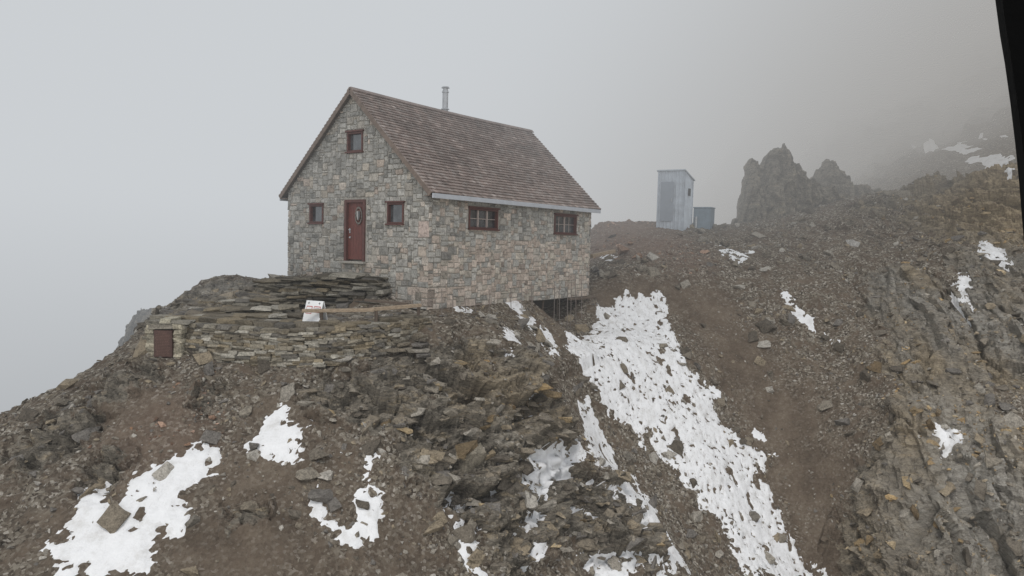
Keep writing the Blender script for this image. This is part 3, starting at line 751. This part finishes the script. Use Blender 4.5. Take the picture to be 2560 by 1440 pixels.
def fb(mb_,a,b,c,d,o0,o1,mm=0): mb_.box((a,c,o0),(b,d,o1),m=mm,fn=lambda u,z,o:fm(u,z,o))
mb=MB(); k=6; wdt=(u1-u0-.18)/k
for i in range(k): fb(mb,u0+.09+i*wdt+.003,u0+.09+(i+1)*wdt-.003,z0+.05,z1-.09,-.09,-.04)
fb(mb,u0+.09,u1-.09,z0+.05,z1-.09,-.1,-.045)
door=mb.obj('door',[M_door],hut,.003); door['label']='dark red plank door'
f=MB(); fb(f,u0,u0+.09,z0,z1,-.14,.05);fb(f,u1-.09,u1,z0,z1,-.14,.05);fb(f,u0+.09,u1-.09,z1-.09,z1,-.14,.048)
f.obj('frame',[M_red],door,.006)
f=MB(); fb(f,u0-.08,u1+.1,z0-.07,z0-.002,-.1,.16); f.obj('doorstep',[M_mort],door,.01)
f=MB(); fb(f,u1-.2,u1-.16,z0+.85,z0+1.0,-.04,-.02); f.cyl(fm(u1-.18,z0+.95,-.025),fm(u1-.18,z0+.95,.03),.012); f.cyl(fm(u1-.18,z0+.95,.025),fm(u1-.28,z0+.95,.025),.011)
f.obj('handle',[M_steel],door)
f=MB(); f.cyl(fm(u1-.19,z0+.72,-.04),fm(u1-.19,z0+.72,-.01),.03); f.obj('padlock',[M_steel],door)
ec=L(896,539,'x',-.0); eu,ez=ec[1],ec[2]
mb=MB(); n_=28
for i in range(n_):
    a=2*math.pi*i/n_
    p=(eu+.135*math.cos(a),ez+.24*math.sin(a))
    mb.box((p[0]-.014,p[1]-.033,-.03),(p[0]+.014,p[1]+.033,.0+.012*(i%2)),fn=lambda u,z,o:fm(u,z,o))
emb=mb.obj('emblem',[simple('pewter_wreath',(.19,.17,.15),.5,.2,.4,20)],door,.01); emb['label']='oval wreath badge with pale and dark shield'
def shield(u_0,u_1,sc2,o0,o1,mat,name):
    pr_=[(-.5,.5),(.5,.5),(.5,-.05),(.3,-.35),(0,-.55),(-.3,-.35),(-.5,-.05)]
    pr_=[(max(u_0,min(u_1,x)),z) for x,z in pr_]
    vs=[fm(eu+x*sc2*.15,ez+z*sc2*.28,o) for o in (o0,o1) for x,z in pr_]
    mb=MB(); mb.add(vs,[tuple(range(7)),tuple(range(13,6,-1))]+[(i,(i+1)%7,7+(i+1)%7,7+i) for i in range(7)])
    mb.obj(name,[mat],emb)
shield(-.5,.5,1.15,-.035,.0,M_bronze2,'shield_rim'); shield(-.5,0,.95,.001,.01,M_ink,'shield_field'); shield(0.03,.5,.95,.001,.012,M_pale,'shield_field')

OVE=.26;OVR=.17;OVB=.25; e=.135
yc=HA/2
def sag(x): return -.045*math.sin(math.pi*min(max(x/HB,0),1))
lift=.05
zr0=ridge+lift/math.cos(al)
S=(yc+OVE)/math.cos(al)
mb=MB()
def rp(side,x,s,h):
    y=yc+side*(s*math.cos(al)+h*math.sin(al)); z=zr0-s*math.sin(al)+h*math.cos(al)+sag(x); return (x,y,z)
xs=np.linspace(-OVR,HB+OVB,13)
for side in (-1,1):
    for i in range(12):
        vs=[rp(side,xs[i+q],s,h) for h in (-.06,.0) for q,s in ((0,0.0),(1,0.0),(1,S),(0,S))]
        mb.add(vs,MB.BF,(.10,.08,.065))
    nc=int(S/e); ee=S/nc
    for c in range(nc):
        x=-OVR-.02-random.random()*.1
        rowk=random.uniform(.93,1.07)
        while x<HB+OVB+.02:
            w=random.uniform(.09,.2); xa=max(x,-OVR-.02);xb=min(x+w-.006,HB+OVB+.02)
            if xb-xa>.02:
                s0,s1=c*ee-.02,(c+1)*ee+random.uniform(-.004,.006)+.012; h1=.044+random.random()*.008
                vs=[rp(side,xa,s0,.001),rp(side,xb,s0,.001),rp(side,xb,s1,.006),rp(side,xa,s1,.006),rp(side,xa,s0,.006),rp(side,xb,s0,.006),rp(side,xb,s1,h1),rp(side,xa,s1,h1)]
                base=random.choice([(.228,.178,.156),(.248,.198,.173),(.21,.165,.145),(.265,.225,.202),(.232,.188,.166)])
                k=random.uniform(.9,1.12)*rowk
                if random.random()<.06: k*=.75
                elif random.random()<.08: k*=1.35
                mb.add(vs,MB.BF,tuple(v*k for v in base))
            x+=w
x=-OVR-.02
while x<HB+OVB:
    for side in (-1,1):
        vs=[rp(side,a,s,h) for h in (.03,.055) for a,s in ((x,-.01),(x+.2,-.01),(x+.2,.13),(x,.13))]
        k=random.uniform(.85,1.1); mb.add(vs,MB.BF,tuple(v*k for v in (.25,.20,.178)))
    x+=.17
roof=mb.obj('roof',[M_sh],hut); roof['label']='steep weathered brown cedar shingle roof'
for side in (-1,1):
    for xe in (-OVR-.035,HB+OVB+.005):
        mb=MB(); g0=.0015*side
        vs=[rp(side,xe+q*.03,s,h) for h in (-.12,.008) for q,s in ((0,.06+g0),(1,.06+g0),(1,S+.02),(0,S+.02))]
        mb.add(vs,MB.BF); mb.obj('rake_board',[M_fascia],roof)
ze=zr0-S*math.sin(al)
for side in (-1,1):
    yy=yc+side*S*math.cos(al)
    a,b=(yy-.045,yy-.005) if side<0 else (yy+.005,yy+.045)
    mb=MB(); mb.box((-OVR+.02,a,ze-.155),(HB+OVB-.02,b,ze-.02)); mb.obj('gutter',[M_gutter],roof,.01)
    ya,yb=sorted((yc+side*(S*math.cos(al)-.01),yc+side*HA/2))
    mb=MB(); mb.box((-OVR+.01,ya,ze-.10),(HB+OVB-.02,yb,ze-.075)); mb.obj('soffit',[M_fascia],roof)
cx_=L(1119,285,'y',HA/2)[0]
mb=MB(); zt_=ridge+.02
mb.cyl((cx_,yc+.12,zt_-.3),(cx_,yc+.12,zt_+.78),.10,n=24); mb.cyl((cx_,yc+.12,zt_+.12),(cx_,yc+.12,zt_+.16),.15,.12,n=24)
mb.cyl((cx_,yc+.12,zt_+.70),(cx_,yc+.12,zt_+.73),.12,n=24); mb.cyl((cx_,yc+.12,zt_+.77),(cx_,yc+.12,zt_+.86),.085,n=24)
mb.cyl((cx_,yc+.12,zt_+.855),(cx_,yc+.12,zt_+.90),.145,.115,n=24)
ch=mb.obj('chimney',[M_steel],roof)
mb=MB(); mb.box((HB-1.6,-.22,-.075),(HB+.2,-.06,-.005)); mb.obj('sill_beam',[M_wood2],hut,.01)
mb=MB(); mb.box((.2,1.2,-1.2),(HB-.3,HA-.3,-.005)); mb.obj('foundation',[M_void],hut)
for px,yy,tl in ((1358,.2,.12),(1392,.5,-.08),(1440,.15,.05)):
    q=L(px,765,'y',yy); mb=MB(); mb.cyl((0,0,-1.0),(0,0,-.003),.035,n=8); pp=mb.obj('prop',[M_wood2],hut); pp.location=(q[0],yy,0); pp.rotation_euler=(0,tl,0)

for i,(px,y0,y1) in enumerate([(1105,722,795),(1132,735,790),(1165,745,792),(1190,742,785),(1222,735,782),(1278,720,790),(1305,712,775),(1330,705,800),(1385,705,800),(1400,712,790),(1418,720,812),(1428,700,770),(1441,690,790),(1455,700,770)]):
    q=L(px,(y0+y1)/2,'y',-.35-.25*random.random()); a=L(px+random.uniform(-3,3),y0,'y',q[1]); b=L(px,y1,'y',q[1])
    wa=toW(*a);wb=toW(*b); gz=topz(wb[0],wb[1]); wb[2]=min(wb[2],gz-.1)
    mb=MB(); mb.cyl((0,0,0),tuple(wa-wb),.011,n=8)
    s=mb.obj('metal_stake',[M_rust],loc=tuple(wb)); tag(s,'thin rusty steel rod standing against the stone wall','stake','steel rods along the hut wall')

fence=empty('wooden_rail',tuple(P(940,808,19.6)))
tag(fence,'low weathered timber rail on posts beside the terrace','fence')
fo=np.array(fence.location)
def beam(p,q,w,h,name,mat=M_wood,parent=fence,o=fo):
    p=Vector(p-o);q=Vector(q-o); d=(q-p); l=d.length; mb=MB(); mb.box((0,-w/2,-h/2),(l,w/2,h/2)); ob=mb.obj(name,[mat],parent,.008)
    d.normalize(); s=Vector((0,0,1)) if abs(d.z)<.9 else Vector((0,1,0)); yv=s.cross(d).normalized(); zv=d.cross(yv)
    ob.matrix_local=Matrix(((d.x,yv.x,zv.x,p.x),(d.y,yv.y,zv.y,p.y),(d.z,yv.z,zv.z,p.z),(0,0,0,1)))
    return ob
beam(P(755,777,18.6),P(935,775,18.9),.10,.085,'rail')
beam(P(925,774,18.95),P(1052,763,19.8),.10,.09,'rail')
beam(P(912,750,20.4),P(1020,760,20.1),.09,.07,'rail',M_wood2)
for px,py,d,hgt in ((803,822,18.75,.44),(940,815,19.05,.42),(1046,790,19.9,.32)):
    a=P(px,py,d); beam(a+np.array([0,0,-.15]),a+np.array([0,0,hgt]),.08,.08,'post',M_wood2)
p0=P(1478,640,29.8);p1=P(1535,628,31.0)
e2=empty('timber_beam',tuple(p0)); tag(e2,'old timber beam lying on the rubble saddle','timber')
beam(p0,p1,.16,.14,'beam',parent=e2,o=p0)

sp=P(788,812,18.95); sp[2]=topz(sp[0],sp[1])+.06
sg=empty('sandwich_board',tuple(sp),math.radians(-24)); tag(sg,'white folding sandwich board with two printed notices','sign')
def panel(side,mb_,x0,x1,h0,h1,o0,o1,m=0):
    tl=math.radians(17)
    def fn(x,h,o):
        x*=1.05
        y=side*(-( .72-h)*math.sin(tl)-o*math.cos(tl)); z=h*math.cos(tl)+o*math.sin(tl); return (x,y,z)
    mb_.box((x0,h0,o0),(x1,h1,o1),m=m,fn=fn)
for side in (1,-1):
    mb=MB(); panel(side,mb,-.25,.25,.14,.72,0,.025); panel(side,mb,-.25,-.17,-.06,.14,0,.025); panel(side,mb,.17,.25,-.06,.14,0,.025)
    pn=mb.obj('panel',[M_white],sg,.006)
    if side==1: front=pn
for x0,x1,h0,h1 in ((-.2,-.03,.38,.58),(.02,.21,.42,.58)):
    mb=MB(); panel(1,mb,x0,x1,h0,h1,.026,.029); nt_=mb.obj('notice',[M_redp],front)
    mb=MB(); panel(1,mb,x0+.014,x1-.014,h0+.014,h1-.022,.0295,.032); mb.obj('notice_sheet',[M_white],nt_)
    mb=MB()
    for i in range(4): panel(1,mb,x0+.03,x1-.03-random.random()*.04,h0+.03+i*.026,h0+.036+i*.026,.0325,.034)
    mb.obj('notice_text',[M_ink],nt_)
for x in (-.16,.16):
    mb=MB(); panel(1,mb,x-.03,x+.03,.650,.662,.026,.029); panel(1,mb,x-.006,x+.006,.63,.69,.0265,.031); mb.obj('notice_mark',[M_ink],front)

# ------------------------------------------------------------------ outhouse
ob=P(1643,557,36.0); oc=P(1706,560,35.3)
ang=math.atan2(oc[1]-ob[1],oc[0]-ob[0])
W_=math.hypot(oc[1]-ob[1],oc[0]-ob[0]); Dp=1.15
shed=empty('outhouse',(ob[0],ob[1],oc[2]),ang); tag(shed,'narrow pale corrugated metal outhouse with sloping roof','outhouse')
h1=2.5;h2=2.1
mb=MB()
def corr(mb_,p0,p1,za0,za1,nrm,n=7,z0=-.35):
    p0=np.array(p0);p1=np.array(p1); K=n*4; vs=[];fs=[]
    for i in range(K+1):
        t=i/K; o=.05 if (i%4)==0 else 0
        q=p0*(1-t)+p1*t+np.array(nrm)*o; vs.append((q[0],q[1],z0)); vs.append((q[0],q[1],za0*(1-t)+za1*t))
    for i in range(K): fs.append((2*i,2*i+2,2*i+3,2*i+1))
    mb_.add(vs,fs)
corr(mb,(0,0),(W_,0),h1-.02,h1-.02,(0,-1)); corr(mb,(W_,0),(W_,Dp),h1-.02,h2-.02,(1,0)); corr(mb,(W_,Dp),(0,Dp),h2-.02,h2-.02,(0,1)); corr(mb,(0,Dp),(0,0),h2-.02,h1-.02,(-1,0))
for x,y,h in ((0,0,h1),(W_,0,h1),(W_,Dp,h2),(0,Dp,h2)): mb.box((x-.035,y-.035,-.35),(x+.035,y+.035,h-.02))
mb.obj('wall',[M_shed],shed)
mb=MB(); vs=[(x,y,(h1 if y<.5 else h2)+dz) for dz in (0,.06) for x,y in ((-.08,-.1),(W_+.08,-.1),(W_+.08,Dp+.12),(-.08,Dp+.12))]; mb.add(vs,MB.BF); mb.obj('roof',[M_shed],shed,.01)
mb=MB(); mb.box((.15,-.08,.12),(.78,-.052,1.98)); sd_=mb.obj('door',[M_sheddoor],shed,.008)
mb=MB(); mb.box((.70,-.11,1.05),(.74,-.081,1.2)); mb.obj('handle',[M_steel],sd_)
mb=MB(); mb.box((W_+.051,.45,1.35),(W_+.065,.75,1.7)); mb.obj('vent',[M_dark],shed,.004)
bb=P(1733,560,36.3)
bn=empty('storage_bin',tuple(bb),ang+.05); tag(bn,'blue grey metal storage bin beside the outhouse','storage bin')
mb=MB(); mb.box((0,0,-.3),(.82,.7,.76)); 
for x in (0,.29,.58,.79): mb.box((x,-.02,.02),(x+.03,-.001,.74))
mb.obj('body',[M_green],bn,.01)
mb=MB(); mb.box((-.03,-.04,.765),(.85,.73,.82)); mb.obj('lid',[M_green],bn,.015)
mb=MB(); mb.cyl((.16,-.09,-.2),(.16,-.09,.35),.06); mb.obj('canister',[M_steel],bn)

# ------------------------------------------------------------------ rock pinnacles (solid jagged crags)
def crag(name,prof,d0,thick,label,seed=0,base_drop=1.2,res=.05,kk=1.0,zt_v=.08):
    pr_=[P(px,py,d0) for px,py in prof]
    X_=np.array([p[0] for p in pr_]);Z_=np.array([p[2] for p in pr_])
    xs=np.arange(X_[0],X_[-1],res); nu=len(xs); bz=min(Z_[0],Z_[-1])-base_drop; ns=130
    topz_=np.interp(xs,X_,Z_)
    gate=np.clip((topz_-bz)/2,0,1)*kk
    for wd,am,sd_ in ((.5,.35,3),(.22,.28,5),(.11,.14,6)):
        ci=np.floor(xs/wd+.35*np.sin(xs*1.7+sd_)).astype(int); topz_=topz_+(_h(ci,ci*0,ci*0,seed+sd_)-.6)*am*gate
    s=np.linspace(0,math.pi,ns)
    SS,XX=np.meshgrid(s,xs)
    Hh=np.maximum(topz_-bz,.1)[:,None]
    T=(.25+thick*np.clip(Hh/(topz_.max()-bz),.05,1))
    cs_=np.cos(SS); yy=d0-T*cs_; zz=bz+Hh*(1-np.abs(cs_)**2.4)
    ny_=-np.sign(cs_)*np.abs(cs_)**.3; nz_=.25*np.sin(SS)
    wx=XX+.12*vnoise(XX*2,yy*2,zz*2,seed)+zz*.12
    F1,F2,R,Dv=worley(wx*1.7,yy*1.0,zz*.8,seed+9)
    dsp=.7*kk*(R[0]-.5)-.2*np.exp(-(F2-F1)/.05)+.35*kk*(Dv[0]*(R[1]-.5)+Dv[2]*(R[2]-.5))
    F1,F2,R,Dv=worley(wx*3.8,yy*3,zz*3.0,seed+19)
    dsp+=.34*kk*(R[0]-.5)-.08*np.exp(-(F2-F1)/.06)+.2*(Dv[0]*(R[1]-.5)+Dv[2]*(R[2]-.5))
    F1,F2,R,Dv=worley(wx*8,yy*8,zz*9,seed+29)
    dsp+=.12*(R[0]-.5)
    edge=np.clip(np.minimum(XX-xs[0],xs[-1]-XX)/.5,0,1); dsp*=edge
    YY=yy+ny_*dsp; ZZ=zz+nz_*dsp
    Vv=np.stack([XX,YY,ZZ],-1).reshape(-1,3); I=np.arange(nu*ns).reshape(nu,ns)
    Fq=np.stack([I[:-1,:-1],I[1:,:-1],I[1:,1:],I[:-1,1:]],-1).reshape(-1,4)
    z1=np.zeros((len(Vv),3)); z1[:,0]=1; z1[:,1]=zt_v; z3=np.zeros((len(Vv),3)); z3[:,0]=.1
    o=npmesh(name,Vv,Fq,M_terr,{'zone':(z1,'POINT'),'zone2':(z3,'POINT')}); tag(o,label,'rock pinnacle'); return o
crag('rock_pinnacle',[(1815,575),(1832,560),(1850,535),(1858,475),(1868,408),(1880,396),(1906,398),(1914,376),(1930,362),(1955,364),(1970,376),(1980,408),(2000,422),(2020,438),(2050,460),(2090,478),(2150,503),(2200,530)],39.2,1.8,'tall jagged grey rock tower on the saddle',11)
crag('rock_pinnacle',[(1990,480),(2030,445),(2040,425),(2056,415),(2064,396),(2084,396),(2090,418),(2108,434),(2125,449),(2170,466),(2230,488),(2290,515)],41.2,1.2,'small blocky rock knob behind the saddle',37,kk=.55)
crag('rock_pinnacle',[(240,950),(300,870),(320,830),(345,800),(355,780),(385,772),(410,775),(440,800),(480,860)],31,1.6,'pale rock knob half lost in fog',53)

for px,py,s,c,lab in ((1555,628,.45,(.26,.17,.12),'reddish brown boulder on the saddle'),(1880,1290,.25,(.2,.18,.15),'dark boulder on the scree'),(2130,610,.4,(.42,.40,.37),'pale upright boulder on the scree bank'),(480,1300,.2,(.19,.17,.14),'dark boulder beside the snow'),(1180,1150,.4,(.25,.22,.17),'large angular brown boulder on the spur')):
    h=hit(px,py+6)
    if h is None: continue
    rk=RK(); rk.put(blocks[rng.integers(14)],np.zeros(3),frame_n(np.array([0,0,1.]),random.random()*6,.3),np.array([2,1.5,1.5])*s,np.array(c))
    o=rk.obj('boulder'); o.location=tuple(h+np.array([0,0,s*.15])); tag(o,lab,'boulder')

# ------------------------------------------------------------------ aircraft window pillar
mb=MB()
edge=[(2478,-60),(2488,0),(2500,90),(2512,160),(2526,260),(2538,360),(2548,460),(2556,560),(2566,680),(2580,800)]
vs=[];fs=[]
for (px,py) in edge:
    for dx,dep in ((0,.66),(18,.60),(200,.60),(220,.70),(10,.70)): vs.append(P(px+dx,py,dep))
for i in range(len(edge)-1):
    for j in range(5): fs.append((i*5+j,i*5+(j+1)%5,(i+1)*5+(j+1)%5,(i+1)*5+j))
fs+=[(0,1,2,3,4),tuple(len(vs)-5+i for i in range(5))]
mb.add(vs,fs); o=mb.obj('window_pillar',[M_black]); tag(o,'black rubber edged aircraft window pillar close by','window frame')

# ------------------------------------------------------------------ fog volume / sky: emission stands in for scattered daylight
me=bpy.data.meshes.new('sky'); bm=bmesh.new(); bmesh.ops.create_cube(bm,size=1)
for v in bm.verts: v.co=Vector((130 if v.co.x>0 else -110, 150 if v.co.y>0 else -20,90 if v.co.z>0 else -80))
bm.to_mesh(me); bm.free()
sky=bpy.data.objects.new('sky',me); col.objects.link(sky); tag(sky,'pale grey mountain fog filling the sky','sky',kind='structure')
m=bpy.data.materials.new('fog'); m.use_nodes=True; nt=m.node_tree; nt.nodes.clear()
out=nt.nodes.new('ShaderNodeOutputMaterial'); ab=nt.nodes.new('ShaderNodeVolumeAbsorption'); em=nt.nodes.new('ShaderNodeEmission'); ad=nt.nodes.new('ShaderNodeAddShader')
ab.inputs['Color'].default_value=(0,0,0,1)
g_=nt.nodes.new('ShaderNodeNewGeometry'); sx=nt.nodes.new('ShaderNodeSeparateXYZ'); nt.links.new(g_.outputs['Position'],sx.inputs[0])
def MA(op,a,b=None,c=None):
    n=N(nt,'ShaderNodeMath',operation=op)
    for k,v in enumerate((a,b,c)):
        if v is None: continue
        if isinstance(v,(int,float)): n.inputs[k].default_value=v
        else: nt.links.new(v,n.inputs[k])
    return n.outputs[0]
xl=MA('MINIMUM',sx.outputs[0],-4.0)
q=MA('MULTIPLY_ADD',sx.outputs[0],-.28,sx.outputs[1]); q=MA('MULTIPLY_ADD',xl,-.5,q); q=MA('MULTIPLY_ADD',sx.outputs[2],.55,q)
mr=N(nt,'ShaderNodeMapRange'); mr.interpolation_type='SMOOTHSTEP'; nt.links.new(q,mr.inputs['Value'])
mr.inputs['From Min'].default_value=21; mr.inputs['From Max'].default_value=53; mr.inputs['To Min'].default_value=.0012; mr.inputs['To Max'].default_value=.07
nt.links.new(mr.outputs[0],ab.inputs['Density']); nt.links.new(mr.outputs[0],em.inputs['Strength'])  # fog glows with its density, in place of scattering daylight
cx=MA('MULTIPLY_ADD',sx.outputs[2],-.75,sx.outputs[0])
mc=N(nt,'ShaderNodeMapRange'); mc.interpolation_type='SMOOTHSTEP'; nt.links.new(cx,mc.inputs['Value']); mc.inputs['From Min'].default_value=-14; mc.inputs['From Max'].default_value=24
cc=mix(nt,mc.outputs[0],(.60,.625,.65),(.375,.365,.35));  # light put into the glow colour: cool and bright left, dim and warm right
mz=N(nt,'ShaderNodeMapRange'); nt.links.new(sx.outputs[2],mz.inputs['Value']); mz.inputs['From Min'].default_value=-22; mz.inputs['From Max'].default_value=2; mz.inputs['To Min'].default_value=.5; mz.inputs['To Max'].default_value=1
cc=mix(nt,1.0,cc,mz.outputs[0],'MULTIPLY'); nt.links.new(cc,em.inputs['Color'])  # glow painted darker lower down
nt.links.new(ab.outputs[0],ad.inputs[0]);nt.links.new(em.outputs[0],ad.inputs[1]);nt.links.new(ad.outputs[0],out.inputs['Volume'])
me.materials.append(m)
try: m.cycles.volume_step_rate=.4
except Exception as ex: print(ex)

# ------------------------------------------------------------------ light
w=bpy.data.worlds.new('World'); sc.world=w; w.use_nodes=True; nt=w.node_tree; bg=nt.nodes['Background']
skt=nt.nodes.new('ShaderNodeTexSky'); skt.sky_type='NISHITA'; skt.sun_disc=False; skt.sun_elevation=math.radians(50); skt.sun_rotation=math.radians(200)
bg.inputs['Strength'].default_value=.05; nt.links.new(skt.outputs[0],bg.inputs['Color'])
bg2=nt.nodes.new('ShaderNodeBackground'); bg2.inputs['Color'].default_value=(.67,.665,.655,1); bg2.inputs['Strength'].default_value=1.2
ad=nt.nodes.new('ShaderNodeAddShader'); nt.links.new(bg.outputs[0],ad.inputs[0]); nt.links.new(bg2.outputs[0],ad.inputs[1]); nt.links.new(ad.outputs[0],nt.nodes['World Output'].inputs['Surface'])
sl=bpy.data.lights.new('sun','SUN'); sl.energy=1.5; sl.angle=math.radians(18); sl.color=(1,.975,.94)
so=bpy.data.objects.new('sun',sl); col.objects.link(so)
az=math.radians(200); el=math.radians(58)
dv=Vector((math.sin(az)*math.cos(el),math.cos(az)*math.cos(el),math.sin(el)))
so.rotation_euler=dv.to_track_quat('Z','Y').to_euler()
